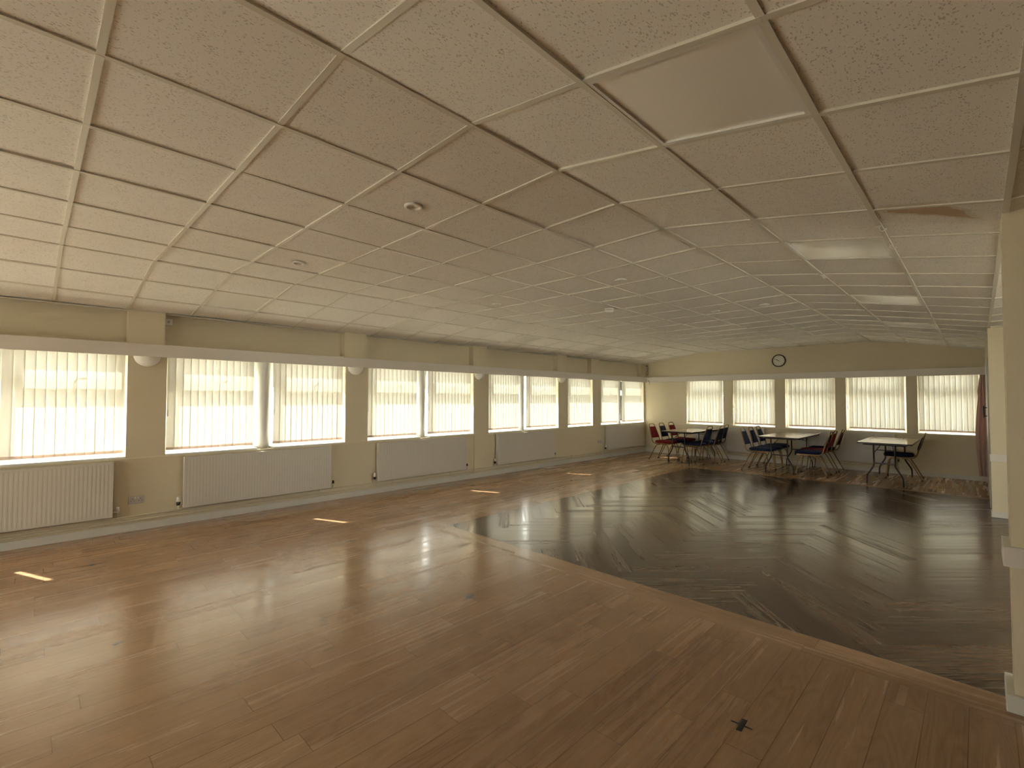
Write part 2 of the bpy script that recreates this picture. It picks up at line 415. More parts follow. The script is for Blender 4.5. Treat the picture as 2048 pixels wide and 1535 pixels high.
# flat light panels set in the grid
row_word = {1: 'nearest', 5: 'second nearest', 9: 'middle', 13: 'second farthest', 17: 'farthest'}
for a, side in ((1, 'window'), (10, 'ridge')):
    (x0, z0), (x1, z1) = lines[a], lines[a+1]
    for j in LROWS:
        y0_, y1_ = Y0+.6*j, Y0+.6*(j+1); cxm, cym, czm = (x0+x1)/2, (y0_+y1_)/2, (z0+z1)/2
        t = empty('ceiling_light', (cxm, cym, czm))
        if side == 'ridge': lb = f'unlit square ceiling light panel, the {row_word[j]} one on the right slope beside the ridge'
        else: lb = f'unlit square ceiling light panel, the {row_word[j]} one near the long window wall'
        tag(t, lb, 'ceiling light', 'flat light panels in the ceiling grid')
        hx, hy, dz = (x1-x0)/2-bw, .3-bw, (z1-z0)/2
        sl = dz/((x1-x0)/2)
        def P(x, y, o): return (x, y, x*sl+o)
        m = MB(); f = .016
        for (xa, xb, ya, yb_) in ((-hx, hx, -hy, -hy+f), (-hx, hx, hy-f, hy), (-hx, -hx+f, -hy+f, hy-f), (hx-f, hx, -hy+f, hy-f)):
            lo = [P(xa, ya, .001), P(xb, ya, .001), P(xb, yb_, .001), P(xa, yb_, .001)]; hi = [(p[0], p[1], p[2]+.03) for p in lo]
            m.add(lo+hi, [(0, 3, 2, 1), (4, 5, 6, 7), (0, 1, 5, 4), (1, 2, 6, 5), (2, 3, 7, 6), (3, 0, 4, 7)])
        m.build('frame', WHITE, t)
        m = MB(); nseg = 12; rows = []     # slightly sagging opal sheet
        for r_ in range(nseg+1):
            row = []
            for c_ in range(nseg+1):
                u, v = -1+2*c_/nseg, -1+2*r_/nseg
                row.append(P(u*(hx-f), v*(hy-f), .010-.007*(1-u*u)*(1-v*v)))
            rows.append(row)
        m.sheet(rows); m.build('diffuser', OPAL, t)

# ------------------------------------------------------------------ walls
XO = -7.06
LWIN = [(-3.99, -3.0), (-2.8, -1.79), (-1.44, -.44), (-.24, .757), (1.117, 2.11), (2.305, 3.322), (3.688, 4.665), (4.845, 5.857), (6.24, 7.18), (7.365, 8.387), (8.734, 9.732), (10.079, 10.97), (11.15, 12.228)]  # first two are out of view, left without blinds to brighten the hall
ZS, ZH = .835, 2.08
XREC = XW-.12
m = MB()
m.box(XO, XW+.008, YR, YB+.28, 0, ZS-.02)                       # below the sills
m.box(XO, XW-.01, YR, YB+.28, ZH, 2.12)                          # head behind the pelmet
m.box(XO, XREC, YR, YB+.28, 2.12, TOP+.02)                         # recessed band over the pelmet
piers = [(YR, -3.99), (-1.79, -1.44), (.757, 1.117), (3.322, 3.688), (5.857, 6.24), (8.387, 8.734), (9.732, 10.079), (12.228, YB+.28)]
for a, b in piers: m.box(XO, XW, a, b, ZS-.02, ZH)
up_p = [(-1.8, -1.46), (.75, 1.09), (3.295, 3.65), (5.84, 6.185), (8.345, 8.69), (9.67, 10.011), (12.1, YB)]
for a, b in up_p: m.box(XREC-.01, XW, a, b, ZH, TOP)
m.box(XW-.02, XW+.020, 5.86, 6.22, 0.0, ZS-.022)
S(m.build('wall_left', CREAM))
# rounded plastered mullions between the windows of a pair
for a, b in ((2.11, 2.305), (4.665, 4.845), (7.18, 7.365), (10.97, 11.15), (-.44, -.24), (-3.0, -2.8)):
    m = MB(); r = (b-a)/2; cx_ = XW-.062-r; pts = [(XO, a)]
    for k in range(17): t = -PI/2+PI*k/16; pts.append((cx_+r*math.cos(t), (a+b)/2+r*math.sin(t)))
    pts.append((XO, b)); m.prism(pts, ZS-.02, ZH, 'z'); m.sm = [False, False]+[True]*(len(m.f)-2); S(m.build('wall_left_mullion', UPVC))
BWIN = [(-5.575, -4.605), (-4.378, -3.42), (-3.2, -2.229), (-2.031, -1.033), (-.861, .02)]
YO = YB+.28
m = MB()
m.box(XO, XR+.28, YB-.006, YO, 0, ZS-.02); m.box(XO, XR+.28, YB, YO, ZH, TOP+.02)
ed = [XW-.28]+[v for p in BWIN for v in p]+[XR+.28]
for k in range(0, len(ed), 2): m.box(ed[k], ed[k+1], YB, YO, ZS-.02, ZH)
S(m.build('wall_back', CREAM))
m = MB()                                                       # behind the camera: wall with made-up unblinded windows, added for extra daylight
REAR_FILL_WIN = [(-5.9, -4.5), (-3.8, -2.6)]
m.box(XW-.28, XR+.28, YR-.28, YR, 0, .2); m.box(XW-.28, XR+.28, YR-.28, YR, 2.1, TOP+.02)
ed = [XW-.28]+[v for p in REAR_FILL_WIN for v in p]+[XR+.28]
for k in range(0, len(ed), 2): m.box(ed[k], ed[k+1], YR-.28, YR, .2, 2.1)
S(m.build('wall_rear', CREAM))
SIDE_FILL_WIN = [(3.75, 5.9)]  # unseen window opening, made up to let more daylight in
m = MB(); m.box(XR, XR+.28, YR, YB+.28, 0, .3); m.box(XR, XR+.28, YR, YB+.28, 2.2, TOP+.02)
ed = [YR]+[v for p in SIDE_FILL_WIN for v in p]+[YB+.28]
for k in range(0, len(ed), 2): m.box(XR, XR+.28, ed[k], ed[k+1], .3, 2.2)
S(m.build('wall_far_right', CREAM))
# nib walls on the right
XN = .098
m = MB(); m.box(XN, XR, 3.355, 3.565, 0, 2.43); S(m.build('wall_right_nib', CREAM))
m = MB(); m.box(XN, XR, 8.65, 8.80, 0, 2.45); m.box(XN, XN+.14, 8.80, YB, 0, 2.48); S(m.build('wall_right', CREAM))
def rail(name, x0, x1, y0, y1, z0, z1):
    m = MB(); m.box(x0, x1, y0, y1, z0, z1); return S(m.build(name, PELMET if 'trim' in name else SKIRT, None, .004))
rail('trim_3', XN-.028, XR, 3.327, 3.593, .69, .785)
rail('baseboard_right_nib', XN-.03, XR, 3.325, 3.595, 0, .082)
rail('trim_4', XN-.012, XR, 8.635, 8.80, .705, .80)
rail('baseboard_right', XN-.012, XR, 8.635, 8.80, 0, .072)
rail('baseboard_left', XW, XW+.022, YR, YB-.02, 0, .085)
rail('baseboard_back', XW+.0, XN, YB-.022, YB, 0, .085)

# pelmet boards
XP, YP = -6.657, 12.174
m = MB(); m.box(XP-.018, XP, YR, YP+.0, 1.954, 2.094); m.box(XREC, XP-.018, YR, YB-.002, 2.078, 2.094)
o = S(m.build('trim_1', PELMET, None, .003))
m = MB(); m.box(XP-.018, XN, YP, YP+.018, 1.954, 2.094); m.box(XP-.018, XN, YP+.018, YB-.002, 2.078, 2.094)
S(m.build('trim_2', PELMET, None, .003))
# narrow dado line at sill height
m = MB(); m.box(XW+.0, XW+.016, YR, YB-.006, ZS-.035, ZS-.019); S(m.build('trim_5', CREAMGL, None, .003))
m = MB(); m.box(XW+.0, XN, YB-.014, YB, ZS-.035, ZS-.019); S(m.build('trim_6', CREAMGL, None, .003))

# ------------------------------------------------------------------ windows
def window(n, along, a, b):
    """frame, transom, top-hung sash, panes, sill and handle; built for the left wall, mapped for the end wall"""
    if along == 'y': T = lambda d, s, z: (XO+d, s, z)         # d: depth from outside
    else: T = lambda d, s, z: (s, YO-d, z)
    def bx(m, d0, d1, s0, s1, z0, z1):
        p, q = T(d0, s0, z0), T(d1, s1, z1); m.box(min(p[0], q[0]), max(p[0], q[0]), min(p[1], q[1]), max(p[1], q[1]), z0, z1)
    ft = .055; z0, z1 = ZS, ZH-.01; tr0, tr1 = 1.585, 1.715
    m = MB(); bx(m, .03, .09, a, a+ft, z0, z1); bx(m, .03, .09, b-ft, b, z0, z1); bx(m, .03, .09, a+ft, b-ft, z0, z0+ft); bx(m, .03, .09, a+ft, b-ft, z1-ft, z1)
    bx(m, .03, .09, a+ft, b-ft, tr0, tr0+.05)
    fr = S(m.build(f'window_{n}', UPVC, None, .004))
    m = MB(); s = .045; a2, b2 = a+ft+.002, b-ft-.002; bx(m, .035, .10, a2, b2, tr0+.052, tr1); bx(m, .035, .10, a2, b2, z1-ft-s, z1-ft-.002); bx(m, .035, .10, a2, a2+s, tr1, z1-ft-s); bx(m, .035, .10, b2-s, b2, tr1, z1-ft-s)
    m.build('top_sash', UPVC, fr, .004)
    m = MB(); bx(m, .055, .061, a+ft, b-ft, z0+ft, tr0); bx(m, .055, .061, a2+s, b2-s, tr1, z1-ft-s); m.build('glass', GLASS, fr)
    m = MB(); bx(m, .09, .30, a+.002, b-.002, z0-.02, z0+.0); m.build('sill', UPVC, fr, .004)
    m = MB(); c = (a+b)/2+.02; sg = 1
    P = [T(.10, c, tr1-.02), T(.135, c, tr1-.018), T(.150, c+.012*sg, tr1+.03), T(.150, c+.05*sg, tr1+.055), T(.148, c+.10*sg, tr1+.062)]
    m.tube(smooth_path(P, 2), .0085, 8); bx(m, .10, .108, c-.02, c+.03, tr1-.045, tr1-.002); m.build('handle', WHITE, fr)
    return fr
k = 0
for a, b in LWIN: k += 1; window(k, 'y', a, b)
for a, b in BWIN: k += 1; window(k, 'x', a, b)
for a, b in REAR_FILL_WIN:  # frames and panes of the added rear daylight openings
    k += 1; m = MB()
    for (s0, s1, z0, z1) in ((a, a+.06, .2, 2.1), (b-.06, b, .2, 2.1), (a+.06, b-.06, .2, .26), (a+.06, b-.06, 2.04, 2.1), ((a+b)/2-.03, (a+b)/2+.03, .26, 2.04)): m.box(s0, s1, YR-.2, YR-.14, z0, z1)
    fr = S(m.build(f'window_{k}', UPVC)); m = MB(); m.box(a+.06, b-.06, YR-.173, YR-.167, .26, 2.04); m.build('glass', GLASS, fr)

for a, b in SIDE_FILL_WIN:  # frame and pane of the added far-right daylight opening
    k += 1; m = MB()
    for (s0, s1, z0, z1) in ((a, a+.06, .3, 2.2), (b-.06, b, .3, 2.2), (a+.06, b-.06, .3, .36), (a+.06, b-.06, 2.14, 2.2), ((a+b)/2-.03, (a+b)/2+.03, .36, 2.14)): m.box(XR+.14, XR+.20, s0, s1, z0, z1)
    fr = S(m.build(f'window_{k}', UPVC)); m = MB(); m.box(XR+.167, XR+.173, a+.06, b-.06, .36, 2.14); m.build('glass', GLASS, fr)

# ------------------------------------------------------------------ vertical blinds
def blind(along, a, b, label, group, gap0=.035, gap1=.03):
    DP = .055
    if along == 'y': T = lambda d, s, z: (XW-DP+d, s, z)
    else: T = lambda d, s, z: (s, YB+DP-d, z)
    t = empty('vertical_blind', T(0, (a+b)/2, 2.05)); o0 = Vector(t.location)
    def W(d, s, z): return Vector(T(d, s, z))-o0
    s0, s1 = a+gap0, b-gap1; n = max(3, math.ceil((s1-s0-.089)/.0785)); pitch = (s1-s0-.089)/n
    m = MB(); hm = MB(); ang0 = math.radians(6)
    for i in range(n+1):
        c = s0+.0445+i*pitch; ang = ang0+R.uniform(-.035, .035); zb = .872+R.uniform(-.002, .002)
        if i == 0: ang = math.radians(22)
        sway = R.uniform(-.004, .004)
        def row(z, zt=0):
            r_ = []
            for q in range(7):
                u = -1+q/3; x = .0445*u; cv = .003*(1-u*u)
                r_.append(W(x*math.sin(ang)+cv*math.cos(ang)+sway*zt, c+x*math.cos(ang)-cv*math.sin(ang), z))
            return r_
        zz = [2.03, 1.6, 1.2, .905]
        m.sheet([row(z, (2.03-z)) for z in zz])
        # hem pocket with its flat weight
        f_ = row(.905, 1.12); b_ = row(zb, 1.15); nrm = Vector(T(1, 0, 0))-Vector(T(0, 0, 0))
        for sgn in (1, -1):
            fr_ = [p+nrm*.0028*sgn for p in f_]; br_ = [p+nrm*.0028*sgn for p in b_]; hm.sheet([fr_, br_], False)
        hm.sheet([[p+nrm*.0028 for p in b_], [p-nrm*.0028 for p in b_]], False)
    m.build('slats', SLAT, t); hm.build('hem_weights', HEM, t)
    m = MB(); p, q = W(-.018, a+.006, 2.03), W(.018, b-.006, 2.055); m.box(min(p.x, q.x), max(p.x, q.x), min(p.y, q.y), max(p.y, q.y), 2.035-o0.z, 2.06-o0.z); m.build('headrail', WHITE, t)
    m = MB(); m.tube([W(.022, a+.016, 2.035), W(.024, a+.016, 1.34)], .0018, 5); m.tube([W(.022, a+.028, 2.035), W(.024, a+.026, 1.34)], .0018, 5)
    m.tube([W(.024, a+.021, 1.345), W(.024, a+.021, 1.27)], .007, 8); m.build('cord', WHITE, t)
    tag(t, label, 'blind', group); return t
LL = [None, None, None, 'before the nearest wall lamp', 'first after the nearest wall lamp', 'second after the nearest wall lamp',
      'first after the second wall lamp', 'second after the second wall lamp', 'first after the third wall lamp', 'second after the third wall lamp',
      'alone after the farthest wall lamp', 'second from the far corner', 'touching the far corner']
gaps = [(.035, .035)]*3 + [(.03, .018), (.012, .042), (.016, .022), (.012, .045), (.016, .025), (.012, .045), (.016, .03), (.012, .02), (.012, .045), (.016, .012)]
for (a, b), lb, g in list(zip(LWIN, LL, gaps))[2:]: blind('y', a, b, 'cream vertical blind on the long wall, '+(lb or 'before the left edge of the view'), 'vertical blinds along the long window wall', *g)
BL = ['behind the table nearest the corner', 'between the first two tables', 'above the middle table', 'above the table with one chair', 'beside the pink curtain']
gaps = [(.012, .03), (.012, .012), (.05, .012), (.035, .03), (.012, .012)]
for (a, b), lb, g in zip(BWIN, BL, gaps): blind('x', a, b, 'pale cream vertical blind on the end wall, '+lb, 'vertical blinds on the end wall', *g)

# ------------------------------------------------------------------ radiators, valves, pipes
def radiator(label, width, loc, rz, valve_left='trv', valve_right='lock'):
    """local: x along the wall, -y into the room, origin at the wall/floor line, left end at x=0"""
    t = empty('radiator', loc, rz); Wd = width; z0, z1 = .20, .79
    m = MB(); pts = []; p = .0333; n = int(Wd/p); y = -.098
    prof = [(0, y+.0011)]
    for i in range(n):
        x = (i+.5)*Wd/n; q = Wd/n
        prof += [(x-q*.32, y+.0011), (x-q*.2, y), (x+q*.2, y), (x+q*.32, y+.0011)]
    prof.append((Wd, y+.0011))
    m.sheet([[(a, b-.000, z1-.03) for a, b in prof], [(a, b, z0+.03) for a, b in prof]], False)
    m.sheet([[(a, y+.002, z1-.012) for a, b in prof], [(a, b, z1-.03) for a, b in prof]], False)
    m.sheet([[(a, b, z0+.03) for a, b in prof], [(a, y+.002, z0+.0) for a, b in prof]], False)
    m.box(0, Wd, y+.006, y+.02, z0, z1-.012); m.box(.01, Wd-.01, -.045, -.035, z0, z1-.012)
    m.build('panel', RADM, t)
    for x0_, x1_ in ((-.001, .012), (Wd-.012, Wd+.001)):
        m = MB(); m.box(x0_, x1_, y, -.035, z0, z1); m.build('side_cover', RADM, t, .003)
    m = MB()
    m.box(.0, Wd, y, y+.012, z1-.012, z1); m.box(0, Wd, -.047, -.035, z1-.012, z1)
    k = int(Wd/.02)
    for i in range(k): x = .006+(Wd-.016)*i/k; m.box(x, x+.006, y+.012, -.047, z1-.010, z1-.002)
    m.build('top_grille', RADM, t)
    for x in (.2, Wd-.2): m = MB(); m.box(x-.015, x+.015, -.036, -.001, z0+.08, z1-.08); m.build('bracket', RADM, t)
    for side, kind in ((-1, valve_left), (1, valve_right)):
        x = -.045 if side < 0 else Wd+.045
        m = MB(); m.tube([(x, -.065, .235), (x, -.065, .205), (x, -.05, .195), (x, -.040, .187)], .0075, 8); m.tube([(x, -.065, .245), (x-side*.05, -.065, .245)], .011, 8)
        m.build('valve_pipe', PIPEM, t)
        if kind == 'trv':
            m = MB(); m.lathe([(0, .33), (.016, .33), (.019, .325), (.025, .272), (0, .272)], (x, -.065, 0), 'z', 16); m.build('thermostat_head', WHITE, t)
            m = MB(); m.lathe([(0, .272), (.024, .272), (.018, .232), (0, .232)], (x, -.065, 0), 'z', 16); m.build('valve_body', BLACK, t)
        else:
            m = MB(); m.lathe([(0, .295), (.013, .295), (.015, .255), (0, .255)], (x, -.065, 0), 'z', 12); m.build('valve_cap', WHITE if kind == 'cap' else DARK, t)
            m = MB(); m.lathe([(0, .255), (.014, .255), (.014, .228), (0, .228)], (x, -.065, 0), 'z', 12); m.build('valve_body', SILVER, t)
    tag(t, label, 'radiator', 'white panel radiators under the windows'); return t
# left wall: local x -> +y world means rz=90, local -y -> +x world
for (a, b, lb, vl, vr) in [(-1.13, .651, 'long white ribbed radiator cut by the left edge under the nearest window', 'trv', 'cap'),
        (1.29, 3.07, 'white ribbed radiator just past the double wall socket, below the second blind', 'trv', 'lock'),
        (3.825, 5.60, 'white ribbed radiator on the long wall between the second and third wall lamps', 'trv', 'lock'),
        (6.395, 8.13, 'white ribbed radiator on the long wall between the third and farthest wall lamps', 'trv', 'lock'),
        (10.22, 12.0, 'white ribbed radiator of the long wall at the far corner, beside the red chair', 'trv', 'lock')]:
    radiator(lb, b-a, (XW+.008, a, 0), PI/2, vl, vr)
for (a, b, lb) in [(-5.35, -3.63, 'white ribbed radiator on the end wall behind the corner table'), (-2.94, -1.21, 'white ribbed radiator on the end wall behind the middle and single-chair tables')]:
    radiator(lb, b-a, (a, YB-.006, 0), 0, 'trv', 'lock')
for z, nm in ((.171, 'upper'), (.121, 'lower')):
    t = empty('heating_pipe', (XW, 0, z)); m = MB()
    m.tube(fillet([(.032, YR+.05, 0), (.032, YB-.045, 0), (-1.16-XW, YB-.045, 0)], .05), .0105, 12); m.build('pipe', PIPEM, t)
    y = -.6
    while y < 12: m = MB(); m.box(.006, .046, y-.006, y+.006, -.014, .014); m.build('pipe_clip', PIPEM, t); y += 1.18
    x = 1.0
    while x < 5.5: m = MB(); m.box(x-.006, x+.006, YB-.059, YB-.008, -.014, .014); m.build('pipe_clip', PIPEM, t); x += 1.25
    tag(t, f'{nm} of the two cream heating pipes running above the skirting board', 'pipe', 'twin heating pipes above the skirting')

# ------------------------------------------------------------------ wall fittings
for y, lb in ((.93, 'nearest'), (3.475, 'second nearest'), (5.99, 'third nearest'), (8.48, 'farthest')):
    t = empty('wall_light', (XW, y, 1.97)); m = MB(); prof = []
    for k in range(9): a = k/8*PI/2; prof.append((.128*math.sin(a), -.125*math.cos(a)))
    prof += [(.128, .012), (.120, .012)]
    for k in range(8, -1, -1): a = k/8*PI/2; prof.append((.118*math.sin(a), -.115*math.cos(a)))
    m.lathe(prof, (0, 0, 0), 'z', 24, -PI/2, PI/2)
    m.v = [(v[0]*.72, v[1], v[2]) for v in m.v]; m.build('bowl', BOWL, t)
    m = MB(); m.box(.0, .014, -.05, .05, -.03, .05); m.build('back_plate', WHITE, t)
    m = MB(); m.lathe([(0, .02), (.012, .015), (.016, -.02), (.012, -.045), (0, -.05)], (.045, 0, .01), 'z', 10); m.build('bulb', OPAL, t)
    tag(t, f'white half-bowl wall light under the pelmet, {lb} of the four', 'wall light', 'half-bowl wall lights')
def socket(y, z, label):
    t = empty('wall_socket', (XW+.008, y, z)); m = MB(); m.box(0, .010, -.073, .073, -.043, .043); m.build('plate', mat('aged_plastic', (.50, .47, .43), .4), t, .003)
    m = MB()
    for s in (-.036, .036):
        m.box(.010, .0113, s-.003, s+.003, .006, .014); m.box(.010, .0125, s-.018, s-.009, -.014, -.009); m.box(.010, .0125, s+.009, s+.018, -.014, -.009)
    m.build('pin_holes', BLACK, t)
    m = MB()
    for s in (-.012, .012): m = MB(); m.box(.010, .015, s-.006, s+.006, .016, .034); m.build('rocker_switch', WHITE, t, .002); tag(t, label, 'socket')
socket(.863, .345, 'white double wall socket between the two nearest radiators')
socket(10.0, .42, 'white double wall socket left of the radiator at the far corner')
t = empty('junction_box', (XREC, 1.135, 2.39)); m = MB(); m.box(0, .045, -.04, .04, -.04, .04); m.build('case', WHITE, t, .005)
m = MB(); m.lathe([(0, .002), (.012, .002), (.012, 0), (.014, 0)], (.045, 0, 0), 'x', 14); m.build('lens', SKIRT, t)
tag(t, 'small square white box high beside the nearest pilaster under the ceiling', 'junction box')
# cable loop and hook in the far corner
m = MB(); m.tube(smooth_path([(-6.70, 12.268, 2.44), (-6.70, 12.262, 2.38), (-6.67, 12.25, 2.30), (-6.655, 12.25, 2.2), (-6.68, 12.25, 2.13), (-6.71, 12.25, 2.19), (-6.69, 12.255, 2.30), (-6.65, 12.27, 2.36)], 3), .006, 6)
m.box(-6.73, -6.69, 12.27, 12.292, 2.40, 2.44)
tag(m.build('cable', mat('grey_cable', (.25, .22, .17), .5)), 'grey cable looped in the far corner above the pelmet', 'cable')
m = MB(); m.tube(smooth_path([(-6.60, 12.165, 1.99), (-6.60, 12.15, 1.985), (-6.565, 12.145, 1.97), (-6.555, 12.145, 1.91), (-6.57, 12.145, 1.895)], 2), .006, 6); m.box(-6.612, -6.588, 12.165, 12.1742, 1.975, 2.005)
tag(m.build('wall_hook', mat('grey_green_metal', (.22, .24, .2), .4)), 'small grey hook on the pelmet at the far corner', 'hook')

# clock
t = empty('wall_clock', (-3.317, YB, 2.392))
m = MB(); m.lathe([(.145, 0), (.147, -.035), (.140, -.045), (.126, -.045), (.122, -.034)], (0, 0, 0), 'y', 48); m.build('rim', mat('clock_rim', (.05, .035, .02), .35), t)
m = MB(); m.lathe([(0, -.030), (.124, -.030)], (0, 0, 0), 'y', 48); m.build('face', mat('clock_face', (.72, .69, .62), .5), t)
def hand(name, ang, ln, wd, y):
    m = MB(); a = math.radians(ang); d = Vector((math.sin(a), 0, math.cos(a))); n = Vector((math.cos(a), 0, -math.sin(a)))
    p = [d*-.02+n*wd, d*-.02-n*wd, d*ln-n*wd*.5, d*ln+n*wd*.5]; m.add([(q.x, y, q.z) for q in p]+[(q.x, y-.0015, q.z) for q in p], [(0, 1, 2, 3), (7, 6, 5, 4), (0, 4, 5, 1), (1, 5, 6, 2), (2, 6, 7, 3), (3, 7, 4, 0)]); m.build(name, BLACK, t)
hand('hour_hand', 303, .068, .006, -.032); hand('minute_hand', 292, .108, .004, -.035)
nb = bmesh.new()
for h in range(1, 13):
    cu = bpy.data.curves.new('num', 'FONT'); cu.body = str(h); cu.size = .03; cu.align_x = 'CENTER'; cu.align_y = 'CENTER'; cu.extrude = .0004
    o = bpy.data.objects.new('num', cu); C.objects.link(o); bpy.context.view_layer.update()
    me = bpy.data.meshes.new_from_object(o.evaluated_get(bpy.context.evaluated_depsgraph_get()))
    a = 2*PI*h/12; me.transform(Matrix.Translation((math.sin(a)*.099, -.0315, math.cos(a)*.099)) @ Matrix.Rotation(PI/2, 4, 'X'))
    nb.from_mesh(me); bpy.data.objects.remove(o); bpy.data.curves.remove(cu); bpy.data.meshes.remove(me)
me = bpy.data.meshes.new('numerals'); nb.to_mesh(me); nb.free(); me.materials.append(BLACK); o = bpy.data.objects.new('numerals', me); C.objects.link(o); o.parent = t
tag(t, 'round brown-rimmed wall clock with white face high on the end wall', 'clock')

# door, pull handle and curtain in the right far corner
m = MB(); m.box(XN-.012, XN+.0, 9.35, 9.42, 0, 2.08); m.box(XN-.012, XN, 11.40, 11.47, 0, 2.08); m.box(XN-.012, XN, 9.42, 11.40, 2.01, 2.08)
dr = S(m.build('door_1', SKIRT, None, .003))
m = MB(); m.box(XN-.006, XN-.001, 9.42, 11.40, .004, 2.01); m.build('door_leaf', SKIRT, dr)
m = MB(); m.tube(fillet([(XN-.006, 10.5, 1.37), (XN-.042, 10.5, 1.37)], .01), .007, 8); m.tube([(XN-.006, 10.5, 1.24), (XN-.042, 10.5, 1.24)], .007, 8)
m.tube([(XN-.042, 10.5, 1.395), (XN-.042, 10.5, 1.215)], .009, 10); m.build('pull_handle', BLACK, dr)
t = empty('curtain', (.045, 12.13, 1.95)); m = MB(); rows = []
for iz in range(25):
    f = iz/24; z = -f*1.84; wl = (-.022 if f < .12 else -.066+.03*math.cos(f*5)) - .004*f; x0 = wl*1.0; x1 = .044 + (.0 if f < .5 else .0)
    if f < .18: x0 = -.022 - .04*(f/.18)
    row = []
    for q in range(25):
        s = q/24; row.append((x0+(x1-x0)*s, .018*math.sin(s*PI*5+f*.8)+.0, z))
    rows.append(row)
m.sheet(rows); o = m.build('fabric', CURT, t); md = o.modifiers.new('thick', 'SOLIDIFY'); md.thickness = .003
m = MB(); m.tube([(-.03, 0, .004), (.05, 0, .004)], .006, 8); m.build('rail', WHITE, t)
tag(t, 'narrow dusty-pink curtain hanging in the right far corner beside the last blind', 'curtain')

# ------------------------------------------------------------------ ceiling fittings
def downlight(x, y, label, dark=False, tilt=0):
    z = czl(x); t = empty('downlight', (x, y, z+.004)); t.rotation_euler = (tilt, tilt*.5, 0)
    m = MB(); m.lathe([(.058, 0), (.058, -.006), (.050, -.011), (.040, -.010), (.036, .004), (.034, .03)], (0, 0, 0), 'z', 28); m.build('ring', WHITE, t)
    m = MB()
    if dark: m.lathe([(0, .0), (.036, .0)], (0, 0, 0), 'z', 20)
    else: m.lathe([(0, .002), (.018, .004), (.030, .010), (.034, .028)], (0, 0, 0), 'z', 20)
    m.build('recess' if dark else 'lamp', BLACK if dark else mat('lamp_glass', (.10, .075, .05), .15), t)
    tag(t, label, 'downlight', 'recessed ceiling downlights')
downlight(-2.50, 1.656, 'round white ceiling downlight, largest and nearest, one column left of the ridge row')
downlight(-4.28, 1.645, 'white ceiling downlight nearest to the second blind, left of the largest one')
downlight(-2.55, 4.15, 'crooked white ceiling downlight hanging loose above the smoke detector', False, .16)
downlight(-4.34, 4.12, 'small white ceiling downlight left of the smoke detector')
downlight(-1.925, 6.56, 'white ceiling downlight close to the ridge, right one of the mid-ceiling pair')
downlight(-2.54, 6.545, 'white ceiling downlight, left one of the mid-ceiling pair')
downlight(-3.774, 6.56, 'dark-centred ceiling downlight just beyond the smoke detector', True)
downlight(-4.34, 6.51, 'faint small ceiling downlight left of the dark-centred one beyond the smoke detector')
downlight(-1.93, 9.04, 'dark-centred ceiling downlight above the clock near the ridge', True)
downlight(-3.746, 8.957, 'dark-centred ceiling downlight far off, left of the clock', True)
downlight(-4.346, 8.905, 'faint ceiling downlight far off, left of the far dark-centred one')
t = empty('smoke_detector', (-3.481, 5.382, czl(-3.481)+.002)); m = MB()
m.lathe([(.058, 0), (.058, -.016), (.054, -.02)], (0, 0, 0), 'z', 28); m.build('base', WHITE, t)
m = MB(); m.lathe([(.048, -.018), (.052, -.022), (.050, -.042), (.034, -.052), (0, -.054)], (0, 0, 0), 'z', 28); m.build('sensor_head', WHITE, t)
tag(t, 'round white smoke detector on the middle of the ceiling', 'smoke detector')
def hook(x, y, label):
    z = czl(x)-.001; m = MB(); m.box(-.014, .014, -.014, .014, -.004, .0); m.tube(smooth_path([(0, 0, -.003), (0, .0, -.02), (.012, .004, -.032), (.026, .008, -.026), (.03, .01, -.016)], 2), .0035, 6)
    o = m.build('ceiling_hook', WHITE); o.location = (x, y, z); tag(o, label, 'hook', 'white hooks on the ceiling bars')
hook(-.394, 3.46, 'white ceiling hook on the bar just before the second light panel of the right slope')
hook(-.394, 3.92, 'white ceiling hook on the bar beside the second light panel of the right slope')
hook(-.983, 4.98, 'white ceiling hook on the bar left of the third light panel of the right slope')
hook(-2.181, 4.35, 'white ceiling hook on a bar junction near the crooked downlight')
hook(-2.782, 4.95, 'white ceiling hook on a bar junction just right of the smoke detector')

# floor tape marks
def tape(x, y, a, wa, b, wb, material, label, rz=0):
    m = MB(); m.box(-a/2, a/2, -wa/2, wa/2, .0003, .0007); m.box(-wb/2, wb/2, -b/2, b/2, .0005, .0010)
    o = m.build('floor_tape_cross', material); o.location = (x, y, 0); o.rotation_euler.z = rz; tag(o, label, 'tape mark', 'tape crosses on the floor')
tape(-.803, 2.326, .092, .012, .10, .024, TAPE_B, 'black tape cross on the light planks at the lower right', .05)
tape(-2.759, 2.358, .10, .02, .09, .022, TAPE_G, 'grey tape cross on the light planks left of the dance floor edge', .1)
tape(-5.661, .423, .05, .035, .15, .010, TAPE_B, 'dark tape mark near the sunlit strip at the left', .0)
tape(-4.709, 2.388, .02, .02, .12, .012, TAPE_B, 'thin dark tape mark in the shadow between two window reflections', .0)
tape(-5.772, 4.362, .02, .012, .13, .014, TAPE_B, 'thin dark tape mark near the wall below the third lamp', .0)
tape(-3.76, .408, .03, .05, .05, .02, TAPE_W, 'pale grey tape scrap in the left foreground', .2)

